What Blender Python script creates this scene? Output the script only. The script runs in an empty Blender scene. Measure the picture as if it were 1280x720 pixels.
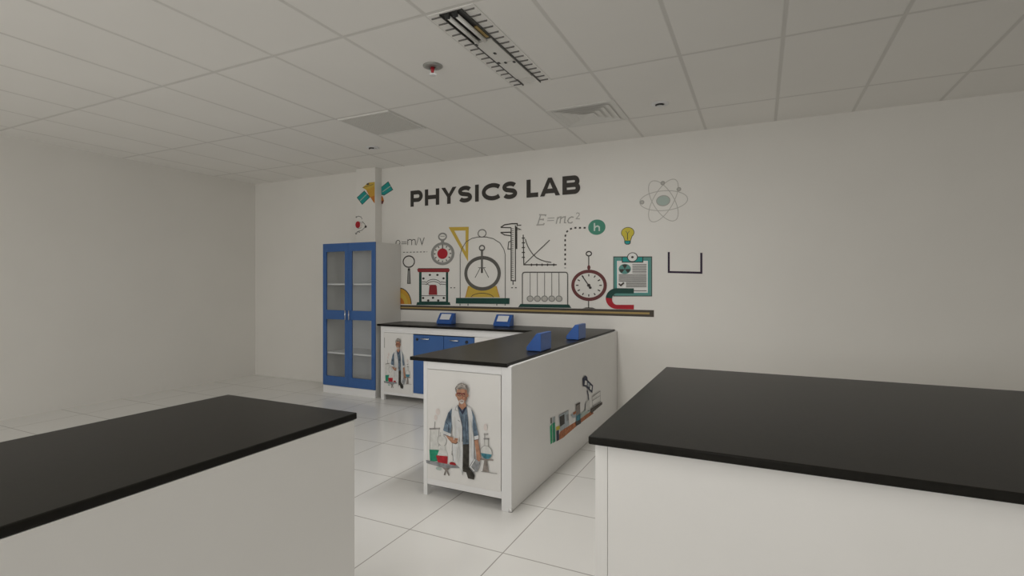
import bpy, bmesh, math, random
from mathutils import Vector, Matrix
random.seed(4)
PI = math.pi
C = bpy.context.scene.collection

# ------------------------------------------------------------------ materials
MATS = {}
def mat(name, col, rough=0.5, metal=0.0, noise=0.0, nscale=8.0, bump=0.0, bscale=60.0, spec=0.5, emit=0.0):
    if name in MATS: return MATS[name]
    m = bpy.data.materials.new(name); m.use_nodes = True
    nt = m.node_tree; b = nt.nodes['Principled BSDF']
    b.inputs['Base Color'].default_value = (*col, 1)
    b.inputs['Roughness'].default_value = rough
    b.inputs['Metallic'].default_value = metal
    b.inputs['Specular IOR Level'].default_value = spec
    tc = nt.nodes.new('ShaderNodeTexCoord')
    if noise > 0:
        n = nt.nodes.new('ShaderNodeTexNoise'); n.inputs['Scale'].default_value = nscale
        n.inputs['Detail'].default_value = 4
        r = nt.nodes.new('ShaderNodeValToRGB')
        r.color_ramp.elements[0].position = .3; r.color_ramp.elements[1].position = .7
        r.color_ramp.elements[0].color = (*[max(0, c * (1 - noise)) for c in col], 1)
        r.color_ramp.elements[1].color = (*[min(1, c * (1 + noise)) for c in col], 1)
        nt.links.new(tc.outputs['Object'], n.inputs['Vector'])
        nt.links.new(n.outputs['Fac'], r.inputs['Fac'])
        nt.links.new(r.outputs['Color'], b.inputs['Base Color'])
    if bump > 0:
        n2 = nt.nodes.new('ShaderNodeTexNoise'); n2.inputs['Scale'].default_value = bscale
        bp = nt.nodes.new('ShaderNodeBump'); bp.inputs['Strength'].default_value = bump
        bp.inputs['Distance'].default_value = .002
        nt.links.new(tc.outputs['Object'], n2.inputs['Vector'])
        nt.links.new(n2.outputs['Fac'], bp.inputs['Height'])
        nt.links.new(bp.outputs['Normal'], b.inputs['Normal'])
    if emit > 0:
        b.inputs['Emission Color'].default_value = (*col, 1)
        b.inputs['Emission Strength'].default_value = emit
    MATS[name] = m
    return m

def grid_mat(name, col, line, px, py, ox, oy, wx, wy, rough, noise=.02, bump=.3, spec=.5, nscale=1.3):
    """tiles px by py metres with joints wx / wy wide running through (ox, oy)"""
    m = bpy.data.materials.new(name); m.use_nodes = True
    nt = m.node_tree; N = nt.nodes; L = nt.links; b = N['Principled BSDF']
    b.inputs['Roughness'].default_value = rough
    b.inputs['Specular IOR Level'].default_value = spec
    tc = N.new('ShaderNodeTexCoord'); sep = N.new('ShaderNodeSeparateXYZ')
    L.new(tc.outputs['Object'], sep.inputs['Vector'])
    def mth(op, a, bb):
        n = N.new('ShaderNodeMath'); n.operation = op
        for i, v in enumerate((a, bb)):
            if v is None: continue
            if isinstance(v, (int, float)): n.inputs[i].default_value = v
            else: L.new(v, n.inputs[i])
        return n.outputs[0]
    def joint(out, p, o, w):
        d = mth('ABSOLUTE', mth('SUBTRACT', mth('FLOORED_MODULO', mth('ADD', out, -o + p / 2), p), p / 2), None)
        s = N.new('ShaderNodeMapRange'); s.inputs['From Min'].default_value = w * .35
        s.inputs['From Max'].default_value = w * .65
        s.inputs['To Min'].default_value = 1; s.inputs['To Max'].default_value = 0
        L.new(d, s.inputs['Value']); return s.outputs[0]
    f = mth('MAXIMUM', joint(sep.outputs['X'], px, ox, wx), joint(sep.outputs['Y'], py, oy, wy))
    n = N.new('ShaderNodeTexNoise'); n.inputs['Scale'].default_value = nscale; n.inputs['Detail'].default_value = 5
    L.new(tc.outputs['Object'], n.inputs['Vector'])
    r = N.new('ShaderNodeValToRGB'); r.color_ramp.elements[0].position = .3; r.color_ramp.elements[1].position = .7
    r.color_ramp.elements[0].color = (*[c * (1 - noise) for c in col], 1)
    r.color_ramp.elements[1].color = (*[min(1, c * (1 + noise)) for c in col], 1)
    L.new(n.outputs['Fac'], r.inputs['Fac'])
    mx = N.new('ShaderNodeMix'); mx.data_type = 'RGBA'
    L.new(f, mx.inputs['Factor']); L.new(r.outputs['Color'], mx.inputs['A']); mx.inputs['B'].default_value = (*line, 1)
    L.new(mx.outputs['Result'], b.inputs['Base Color'])
    bp = N.new('ShaderNodeBump'); bp.inputs['Strength'].default_value = bump; bp.inputs['Distance'].default_value = .003
    bp.invert = True
    L.new(f, bp.inputs['Height']); L.new(bp.outputs['Normal'], b.inputs['Normal'])
    return m

def glass_mat(name, tint=(.97, .98, .985)):
    m = bpy.data.materials.new(name); m.use_nodes = True
    nt = m.node_tree; N = nt.nodes; L = nt.links; N.clear()
    o = N.new('ShaderNodeOutputMaterial'); t = N.new('ShaderNodeBsdfTransparent'); g = N.new('ShaderNodeBsdfGlossy')
    t.inputs['Color'].default_value = (*tint, 1); g.inputs['Roughness'].default_value = .03
    lw = N.new('ShaderNodeLayerWeight'); lw.inputs['Blend'].default_value = .5
    fr = N.new('ShaderNodeMapRange'); fr.inputs['From Min'].default_value = .6; fr.inputs['To Min'].default_value = .05; fr.inputs['To Max'].default_value = .6
    L.new(lw.outputs['Facing'], fr.inputs['Value'])
    mx = N.new('ShaderNodeMixShader')
    L.new(fr.outputs[0], mx.inputs[0]); L.new(t.outputs[0], mx.inputs[1]); L.new(g.outputs[0], mx.inputs[2])
    L.new(mx.outputs[0], o.inputs['Surface'])
    return m

M_WALL = mat('wall_paint', (.785, .768, .73), .65, noise=.015, nscale=1.5, bump=.08, bscale=180)
M_WHITE = mat('white_laminate', (.80, .79, .77), .35, noise=.01, nscale=3)
M_PANEL = mat('white_print_board', (.76, .75, .73), .38, noise=.012, nscale=4)
M_FRAME = mat('white_powder_coat', (.80, .80, .80), .35)
M_GREY = mat('grey_steel_sheet', (.66, .65, .62), .45, noise=.01, nscale=3)
M_BLUE = mat('blue_laminate', (.035, .115, .33), .32, noise=.03, nscale=5)
M_BLUEBOX = mat('blue_plastic', (.018, .09, .34), .38, noise=.03, nscale=20)
M_BLACK = mat('black_worktop', (.013, .012, .010), .30, noise=.15, nscale=40, spec=.09)
M_CHROME = mat('brushed_steel', (.75, .75, .75), .25, metal=1)
M_MIRROR = mat('polished_reflector', (.82, .82, .80), .08, metal=1)
M_DARK = mat('dark_plastic', (.02, .02, .02), .4)
M_SCREEN = mat('pale_display', (.72, .74, .76), .25)
M_RED = mat('red_glass_bulb', (.45, .03, .04), .25)
M_GRILLE = mat('grille_enamel', (.78, .77, .74), .55, noise=.02, nscale=30)
M_VENT = mat('diffuser_enamel', (.76, .75, .72), .5)
M_CEILW = mat('ceiling_white_enamel', (.88, .865, .835), .5)
M_GLASS = glass_mat('clear_glass')
M_FLOOR = grid_mat('floor_tiles', (.77, .762, .74), (.36, .34, .32), .585, .585, -1.19, 2.365, .006, .006, .22, noise=.02, bump=.15)
M_CEIL = grid_mat('ceiling_tiles', (.88, .865, .835), (.72, .705, .675), .605, 1.16, -2.292, 2.39, .024, .024, .8, noise=.015, bump=.5, spec=.2)
def ink(name, col, noise=0.0, nscale=30): return mat('ink_' + name, col, .6, noise=noise, nscale=nscale, spec=.3)
K = ink('charcoal', (.052, .047, .041)); KG = ink('soft_black', (.115, .11, .10)); GR = ink('mid_grey', (.27, .27, .255))
LG = ink('pale_grey', (.40, .39, .365)); FAINT = ink('faint_grey', (.50, .485, .45)); WH = ink('white', (.80, .80, .78))
YE = ink('yellow', (.60, .42, .07)); OR = ink('ochre', (.60, .34, .05)); PAPER = ink('paper', (.74, .73, .69)); ORR = ink('orange', (.55, .19, .03))
DG = ink('deep_green', (.014, .065, .052)); TE = ink('teal', (.02, .32, .30)); TG = ink('grey_teal', (.11, .29, .26))
MG = ink('mint_green', (.07, .27, .19)); RD = ink('red', (.42, .018, .03)); MR = ink('maroon', (.15, .045, .045))
DRD = ink('brick_red', (.28, .03, .035)); PU = ink('dark_purple', (.035, .02, .045)); BU = ink('bulb_yellow', (.62, .52, .06))
PT = ink('pale_teal', (.42, .50, .46)); GOLD = ink('gold', (.40, .29, .11)); BR = ink('brown', (.075, .062, .05))
DENIM = ink('denim_wash', (.135, .19, .25), .6, 24); SKIN2 = ink('skin_deep_wash', (.30, .145, .095), .25, 40); SKIN = ink('skin_wash', (.42, .22, .14), .25, 40)
HAIR = ink('grey_hair_wash', (.24, .22, .20), .5, 60); COAT = ink('coat_wash', (.67, .68, .685), .12, 16)
TROU = ink('trouser_wash', (.04, .036, .03), .5, 30); GLS = ink('glassware_wash', (.66, .66, .635), .12, 30)
LINE = ink('fine_line', (.30, .29, .28), .3, 40); EME = ink('emerald', (.02, .26, .15), .3, 30); CRIM = ink('crimson', (.42, .02, .03), .3, 30)
CYAN = ink('blue_liquid', (.06, .22, .28), .4, 40); BEARD = ink('white_beard', (.56, .52, .48)); SLATE = ink('slate_wash', (.27, .28, .29), .3, 40)
TAUPE = ink('taupe_wash', (.25, .22, .20), .3, 40); PINK = ink('pink_wash', (.72, .65, .62), .06, 30)
NAVY = ink('navy', (.035, .04, .075)); PCB = ink('board_orange', (.42, .15, .06), .4, 40); BRIGHTG = ink('bright_green', (.03, .38, .17), .3, 30)
STEELB = ink('steel_blue', (.42, .47, .50), .2, 40); HT = ink('h_mint', (.55, .66, .60))

# ------------------------------------------------------------------ mesh helpers
def box(bm, x0, x1, y0, y1, z0, z1, bev=.002):
    r = bmesh.ops.create_cube(bm, size=1)
    vs = r['verts']
    for v in vs:
        v.co = Vector(((x0 + x1) / 2 + v.co.x * (x1 - x0), (y0 + y1) / 2 + v.co.y * (y1 - y0), (z0 + z1) / 2 + v.co.z * (z1 - z0)))
    if bev:
        es = list({e for v in vs for e in v.link_edges})
        bmesh.ops.bevel(bm, geom=es, offset=bev, segments=2, affect='EDGES', profile=.5)

def cyl(bm, p0, p1, r0, r1=None, n=20):
    p0, p1 = Vector(p0), Vector(p1); d = p1 - p0
    rot = d.to_track_quat('Z', 'Y').to_matrix().to_4x4()
    bmesh.ops.create_cone(bm, cap_ends=True, segments=n, radius1=r0, radius2=r0 if r1 is None else r1, depth=d.length,
                          matrix=Matrix.Translation((p0 + p1) / 2) @ rot)

def lathe(bm, prof, loc, n=28):
    rings = []
    for r, z in prof:
        rings.append([bm.verts.new((loc[0] + r * math.cos(2 * PI * k / n), loc[1] + r * math.sin(2 * PI * k / n), loc[2] + z)) for k in range(n)])
    for a, b in zip(rings, rings[1:]):
        for k in range(n): bm.faces.new((a[k], a[(k + 1) % n], b[(k + 1) % n], b[k]))
    bm.faces.new(rings[0]); bm.faces.new(rings[-1])

def prism(bm, prof, x0, x1, axis='X', bev=.003):
    """extrude a closed outline between x0 and x1 along an axis; outline gives the other two coordinates"""
    def P(t, a, b): return (t, a, b) if axis == 'X' else (a, t, b) if axis == 'Y' else (a, b, t)
    A = [bm.verts.new(P(x0, a, b)) for a, b in prof]; B = [bm.verts.new(P(x1, a, b)) for a, b in prof]
    n = len(prof); fs = [bm.faces.new(A), bm.faces.new(B[::-1])]
    for k in range(n): fs.append(bm.faces.new((A[k], B[k], B[(k + 1) % n], A[(k + 1) % n])))
    bmesh.ops.recalc_face_normals(bm, faces=fs)
    if bev:
        es = list({e for f in fs for e in f.edges})
        bmesh.ops.bevel(bm, geom=es, offset=bev, segments=2, affect='EDGES', profile=.5)

def obj(name, bm, m, parent=None, smooth=False, fix=True):
    me = bpy.data.meshes.new(name)
    if fix: bmesh.ops.recalc_face_normals(bm, faces=bm.faces[:])
    if parent is not None:                       # part meshes are stored relative to their thing's base
        top = parent
        while top.parent: top = top.parent
        if top.type == 'EMPTY': bmesh.ops.translate(bm, verts=bm.verts[:], vec=-Vector(top.location))
    bm.to_mesh(me); bm.free()
    for mm in (m if isinstance(m, (list, tuple)) else [m]): me.materials.append(mm)
    if smooth:
        for p in me.polygons: p.use_smooth = True
    o = bpy.data.objects.new(name, me); C.objects.link(o)
    if parent is not None: o.parent = parent
    return o
def boxes(name, rows, m, parent=None, bev=.002):
    bm = bmesh.new()
    for r in rows: box(bm, *r, bev=bev)
    return obj(name, bm, m, parent)
def tag(o, label, cat, group=None):
    o['label'] = label; o['category'] = cat
    if group: o['group'] = group
    return o
def thing(name, label, cat, loc=(0, 0, 0), group=None):
    o = bpy.data.objects.new(name, None); o.empty_display_size = .05; o.location = loc; C.objects.link(o)
    return tag(o, label, cat, group)
def struct(o): o['kind'] = 'structure'; return o
def copy_tree(root):
    r = root.copy(); C.objects.link(r)
    for ch in root.children:
        c = ch.copy(); C.objects.link(c); c.parent = r
        for g in ch.children:
            d = g.copy(); C.objects.link(d); d.parent = c
    return r

# ------------------------------------------------------------------ flat printed artwork
class Art:
    """flat vinyl shapes on a plane: axis 'Y' -> (x, z) on y = at, facing -y; axis 'X' -> (y, z) on x = at, facing +x"""
    def __init__(s, at, axis='Y', lift=.0012, tf=None):
        s.at, s.axis, s.lift, s.tf = at, axis, lift, tf
        s.parts = {}; s.n = 0
    def _p(s, name):
        if name not in s.parts: s.parts[name] = (bmesh.new(), [])
        return s.parts[name]
    def pt(s, u, v, d):
        if s.tf: u, v = s.tf(u, v)
        return (u, s.at - d, v) if s.axis == 'Y' else (s.at + d, u, v)
    def faces(s, part, m, polys):
        bm, ms = s._p(part)
        if m not in ms: ms.append(m)
        i = ms.index(m); d = s.lift + s.n * .00022; s.n += 1
        want = Vector((0, -1, 0)) if s.axis == 'Y' else Vector((1, 0, 0))
        for pl in polys:
            try: f = bm.faces.new([bm.verts.new(s.pt(u, v, d)) for u, v in pl])
            except ValueError: continue
            f.material_index = i; f.normal_update()
            if f.normal.dot(want) < 0: f.normal_flip()
    def poly(s, part, m, pts): s.faces(part, m, [pts])
    def disc(s, part, m, c, r, a0=0, a1=360, n=36):
        full = abs(a1 - a0) >= 360
        k = n if full else n + 1
        pts = [(c[0] + r[0] * math.cos(math.radians(a0 + (a1 - a0) * i / n)), c[1] + r[1] * math.sin(math.radians(a0 + (a1 - a0) * i / n))) for i in range(k)]
        s.faces(part, m, [pts])
    def arc(s, c, r, a0, a1, n=24):
        return [(c[0] + r[0] * math.cos(math.radians(a0 + (a1 - a0) * i / n)), c[1] + r[1] * math.sin(math.radians(a0 + (a1 - a0) * i / n))) for i in range(n + 1)]
    def line(s, part, m, pts, w, closed=False):
        P = [Vector(p) for p in pts]; n = len(P); h = w / 2; Lp, Rp = [], []
        for i in range(n):
            a = P[i - 1] if (i > 0 or closed) else None
            b = P[(i + 1) % n] if (i < n - 1 or closed) else None
            d0 = (P[i] - a).normalized() if a is not None else None
            d1 = (b - P[i]).normalized() if b is not None else None
            if d0 is None: d0 = d1
            if d1 is None: d1 = d0
            n0 = Vector((-d0.y, d0.x)); n1 = Vector((-d1.y, d1.x)); t = (n0 + n1)
            if t.length < 1e-6: t = n0.copy()
            t.normalize(); k = h / max(.35, t.dot(n0))
            Lp.append(P[i] + t * k); Rp.append(P[i] - t * k)
        q = []
        for i in range(n if closed else n - 1):
            j = (i + 1) % n
            q.append([tuple(Lp[i]), tuple(Lp[j]), tuple(Rp[j]), tuple(Rp[i])])
        s.faces(part, m, q)
    def ring(s, part, m, c, r, w, n=40): s.line(part, m, s.arc(c, r, 0, 360 - 360 / n, n - 1), w, True)
    def dashes(s, part, m, pts, w, seg, gap):
        P = [Vector(p) for p in pts]; acc = 0; q = []
        L = [(P[i + 1] - P[i]).length for i in range(len(P) - 1)]; T = sum(L)
        def at(t):
            for i, l in enumerate(L):
                if t <= l: return P[i].lerp(P[i + 1], t / l)
                t -= l
            return P[-1]
        while acc < T:
            a, b = at(acc), at(min(T, acc + seg)); d = (b - a)
            if d.length > 1e-5:
                nn = Vector((-d.y, d.x)).normalized() * w / 2
                q.append([tuple(a + nn), tuple(b + nn), tuple(b - nn), tuple(a - nn)])
            acc += seg + gap
        s.faces(part, m, q)
    def rect(s, part, m, u0, v0, u1, v1): s.faces(part, m, [[(u0, v0), (u1, v0), (u1, v1), (u0, v1)]])
    def done(s, parent=None, name=None, label=None, cat='wall art', group=None):
        """several parts -> an Empty with children; one part -> one mesh"""
        if parent is not None:
            for k, (bm, ms) in s.parts.items(): obj(k, bm, ms, parent, fix=False)
            return parent
        if len(s.parts) == 1:
            (bm, ms), = s.parts.values()
            return tag(obj(name, bm, ms, fix=False), label, cat, group)
        lo = [v.co for bm, _ in s.parts.values() for v in bm.verts]
        loc = (sum(v.x for v in lo) / len(lo), sum(v.y for v in lo) / len(lo), min(v.z for v in lo))
        t = thing(name, label, cat, loc, group)
        for k, (bm, ms) in s.parts.items():
            o = obj(k.split('#')[0], bm, ms, t, fix=False)
        return t

# ------------------------------------------------------------------ the room
XL, XR, YF, YB, ZC = -6.9, 3.6, -3.9, 5.36, 2.887
struct(boxes('floor', [(XL - .1, XR + .1, YF - .1, YB + .1, -.1, 0)], M_FLOOR, bev=0))
struct(boxes('ceiling', [(XL - .1, XR + .1, YF - .1, YB + .1, ZC, ZC + .1)], M_CEIL, bev=0))
struct(boxes('wall_back', [(XL - .1, XR + .1, YB, YB + .1, 0, ZC)], M_WALL, bev=0))
struct(boxes('wall_left', [(XL - .1, XL, YF, YB, 0, ZC)], M_WALL, bev=0))
struct(boxes('wall_right', [(XR, XR + .1, YF, YB, 0, ZC)], M_WALL, bev=0))
WIN = [(-5.9, -4.1), (-3.3, -1.5), (-.7, 1.1), (1.6, 3.2)]; WZ0, WZ1 = .95, 2.55
rows = [(XL - .1, XR + .1, YF - .1, YF, 0, WZ0), (XL - .1, XR + .1, YF - .1, YF, WZ1, ZC)]
xs = [XL - .1] + [x for w in WIN for x in w] + [XR + .1]
for a, b in zip(xs[0::2], xs[1::2]): rows.append((a, b, YF - .1, YF, WZ0, WZ1))
struct(boxes('wall_front', rows, M_WALL, bev=0))
for i, (a, b) in enumerate(WIN):
    f = .05; m_ = (a + b) / 2
    struct(boxes('window_%d' % (i + 1), [(a, a + f, YF - .09, YF - .02, WZ0, WZ1), (b - f, b, YF - .09, YF - .02, WZ0, WZ1), (m_ - f / 2, m_ + f / 2, YF - .09, YF - .02, WZ0 + f, WZ1 - f),
        (a + f, b - f, YF - .09, YF - .02, WZ0, WZ0 + f), (a + f, b - f, YF - .09, YF - .02, WZ1 - f, WZ1)], M_FRAME, bev=0))
# boxed pier on the back wall, above the storage cabinet
CX0, CX1, CY = -4.807, -4.479, 5.235
struct(boxes('trim_1', [(CX0, CX1, CY, YB, 1.886, ZC)], M_WALL, bev=.004))

# ------------------------------------------------------------------ ceiling fittings
t = thing('ceiling_light', 'long recessed louvred light fitting with mirrored centre in the tiled ceiling', 'ceiling light', (-1.54, 2.975, ZC))
LX0, LX1, LY0, LY1 = -1.682, -1.392, 2.405, 3.545
boxes('housing', [(LX0, LX1, LY0, LY1, ZC - .004, ZC - .001), ], M_CEILW, t, bev=0)
boxes('rim', [(LX0 - .006, LX0 + .004, LY0 - .006, LY1 + .006, ZC - .005, ZC - .0005), (LX1 - .004, LX1 + .006, LY0 - .006, LY1 + .006, ZC - .005, ZC - .0005),
    (LX0, LX1, LY0 - .006, LY0 + .004, ZC - .005, ZC - .0005), (LX0, LX1, LY1 - .004, LY1 + .006, ZC - .005, ZC - .0005)], M_CEILW, t, bev=.001)
IX0, IX1 = LX0 + .075, LX1 - .075
M_BLADE = mat('louvre_grey', (.16, .155, .145), .4); M_RAIL = mat('rail_dark', (.05, .05, .045), .3)
nb = 16
for (a, b) in ((LX0 + .006, IX0), (IX1, LX1 - .006)):
    for k in range(nb):
        y = LY0 + .03 + (LY1 - LY0 - .06) * k / (nb - 1)
        bm = bmesh.new(); prism(bm, [(y - .0028, ZC - .012), (y + .0028, ZC - .012), (y + .001, ZC - .004), (y - .001, ZC - .004)], a, b, 'X', bev=0)
        obj('louvre_blade', bm, M_BLADE, t)
for x in (IX0, IX1):
    boxes('side_rail', [(x - .003, x + .003, LY0 + .006, LY1 - .006, ZC - .015, ZC - .004)], M_RAIL, t, bev=.001)
cxm = (IX0 + IX1) / 2
boxes('tray', [(IX0 + .003, IX1 - .003, LY0 + .01, LY0 + .37, ZC - .008, ZC - .004)], mat('tray_black', (.03, .028, .025), .35), t, bev=0)
for x in (IX0 + .044, IX1 - .044):
    bm = bmesh.new(); cyl(bm, (x, LY0 + .02, ZC - .022), (x, LY0 + .36, ZC - .022), .0125, n=16)
    tb = obj('lamp_tube', bm, mat('tube_white', (.80, .79, .76), .3), t, smooth=True)
    boxes('tube_holder', [(x - .014, x + .014, LY0 + .012, LY0 + .024, ZC - .036, ZC - .006)], M_DARK, t, bev=.001)
boxes('brass_strip', [(IX1 - .030, IX1 - .010, LY0 + .20, LY0 + .345, ZC - .014, ZC - .008)], mat('brass', (.55, .40, .16), .35, metal=.6), t, bev=.001)
M_PLATE = mat('plate_satin', (.78, .77, .74), .35, metal=.15)
boxes('cover_plate', [(IX0 + .008, IX1 - .008, LY0 + .38, LY0 + .70, ZC - .016, ZC - .004)], M_PLATE, t, bev=.002)
boxes('cover_plate', [(IX0 + .008, IX1 - .008, LY0 + .712, LY0 + 1.00, ZC - .016, ZC - .004)], M_PLATE, t, bev=.002)
for (dx, dy) in ((.006, .395), (.055, .55), (.012, .69), (.055, .705), (.112, .72)):
    boxes('clip', [(IX0 + dx, IX0 + dx + .016, LY0 + dy - .012, LY0 + dy + .012, ZC - .020, ZC - .015)], M_DARK, t, bev=.002)
bm = bmesh.new(); prism(bm, [(IX0 + .02, ZC - .004), (IX1 - .02, ZC - .004), (cxm, ZC - .018)], LY0 + 1.01, LY1 - .03, 'Y', bev=0)
obj('reflector', bm, M_PLATE, t)

# four-way air diffuser
VX0, VX1, VY0, VY1 = -1.682, -1.078, 4.165, 4.71
t = thing('air_diffuser', 'square four-way louvred air diffuser set in the ceiling near the back wall', 'air vent', ((VX0 + VX1) / 2, (VY0 + VY1) / 2, ZC))
boxes('back_plate', [(VX0 + .01, VX1 - .01, VY0 + .01, VY1 - .01, ZC - .004, ZC - .001)], M_GRILLE, t, bev=0)
boxes('outer_frame', [(VX0, VX0 + .04, VY0, VY1, ZC - .006, ZC - .0005), (VX1 - .04, VX1, VY0, VY1, ZC - .006, ZC - .0005),
    (VX0 + .04, VX1 - .04, VY0, VY0 + .04, ZC - .006, ZC - .0005), (VX0 + .04, VX1 - .04, VY1 - .04, VY1, ZC - .006, ZC - .0005)], M_VENT, t, bev=.001)
for k in range(4):
    a = .06 + k * .055; bm = bmesh.new()
    x0, x1, y0, y1 = VX0 + a, VX1 - a, VY0 + a * .9, VY1 - a * .9; w = .036; zt, zb = ZC - .004, ZC - .012
    def ringv(o, z): return [bm.verts.new(p) for p in ((x0 + o, y0 + o, z), (x1 - o, y0 + o, z), (x1 - o, y1 - o, z), (x0 + o, y1 - o, z))]
    r1, r2, r3, r4 = ringv(0, zb), ringv(w, zt), ringv(w + .002, zt + .001), ringv(.003, zb)
    for A, B in ((r1, r2), (r2, r3), (r3, r4), (r4, r1)):
        for q in range(4): bm.faces.new((A[q], A[(q + 1) % 4], B[(q + 1) % 4], B[q]))
    obj('vane', bm, M_VENT, t)

# return-air grille tile
GX0, GX1, GY0, GY1 = -3.492, -2.905, 3.565, 4.13
t = thing('return_air_grille', 'plain darker grey return air grille square in the ceiling at left', 'air vent', ((GX0 + GX1) / 2, (GY0 + GY1) / 2, ZC))
boxes('frame', [(GX0, GX0 + .022, GY0, GY1, ZC - .01, ZC - .0005), (GX1 - .022, GX1, GY0, GY1, ZC - .01, ZC - .0005),
    (GX0 + .022, GX1 - .022, GY0, GY0 + .022, ZC - .01, ZC - .0005), (GX0 + .022, GX1 - .022, GY1 - .022, GY1, ZC - .01, ZC - .0005)], M_GRILLE, t, bev=.001)
bm = bmesh.new(); box(bm, GX0 + .02, GX1 - .02, GY0 + .02, GY1 - .02, ZC - .003, ZC - .0006, 0)
k = GX0 + .03
while k < GX1 - .03:
    box(bm, k, k + .006, GY0 + .02, GY1 - .02, ZC - .008, ZC - .003, 0); k += .02
obj('core', bm, M_GRILLE, t)

# sprinkler head
SX, SY = -2.038, 2.974
t = thing('sprinkler_head', 'fire sprinkler head with red bulb and grey rose hanging from the ceiling', 'sprinkler', (SX, SY, ZC))
bm = bmesh.new(); lathe(bm, [(.068, -.0005), (.068, -.004), (.055, -.010), (.022, -.013), (.020, -.0006)], (SX, SY, ZC)); obj('rose', bm, mat('rose_grey', (.36, .36, .34), .35, metal=.4), t, smooth=True)
bm = bmesh.new(); cyl(bm, (SX, SY, ZC - .012), (SX, SY, ZC - .052), .016, .011, n=16); obj('bulb', bm, M_RED, t, smooth=True)
bm = bmesh.new()
for s_ in (-1, 1): cyl(bm, (SX + s_ * .019, SY, ZC - .012), (SX + s_ * .010, SY, ZC - .058), .0035, n=8)
obj('yoke', bm, M_CHROME, t, smooth=True)
bm = bmesh.new(); lathe(bm, [(.004, -.050), (.026, -.058), (.027, -.062), (.004, -.064)], (SX, SY, ZC)); obj('deflector', bm, M_FRAME, t, smooth=True)

# small white recessed spotlights with a dark opening
def spot(x, y, label, first=None):
    if first is None:
        t = thing('ceiling_spot', label, 'ceiling spotlight', (x, y, ZC), 'small recessed ceiling spots')
        bm = bmesh.new(); lathe(bm, [(.072, -.0005), (.072, -.004), (.050, -.010), (.042, -.009), (.040, -.002)], (x, y, ZC)); obj('ring', bm, M_FRAME, t, smooth=True)
        bm = bmesh.new(); lathe(bm, [(.041, -.0006), (.041, -.0035), (.030, -.0040)], (x, y, ZC)); obj('inner_can', bm, mat('can_shadow_grey', (.22, .21, .20), .5), t, smooth=True)
        bm = bmesh.new(); lathe(bm, [(.030, -.004), (.038, -.012), (.026, -.020), (.010, -.023)], (x, y, ZC)); obj('eyeball', bm, M_FRAME, t, smooth=True)
        bm = bmesh.new(); prism(bm, [(x + .036 * math.cos(a), y + .036 * math.sin(a) - .012) for a in [PI * (1.08 + .84 * q / 10) for q in range(11)]] + [(x + .026 * math.cos(a), y + .020 * math.sin(a) - .014) for a in [PI * (1.92 - .84 * q / 10) for q in range(11)]], ZC - .021, ZC - .010, 'Z', bev=0)
        obj('aperture', bm, M_DARK, t)
        return t
    c = copy_tree(first); c.location = (x, y, ZC); c['label'] = label
    return c
s0 = spot(-.755, 4.431, 'small white ceiling spot with dark slit, right of the louvred air diffuser')
spot(-3.864, 4.478, 'small white ceiling spot with dark slit, beside the plain grey return grille', s0)

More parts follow.
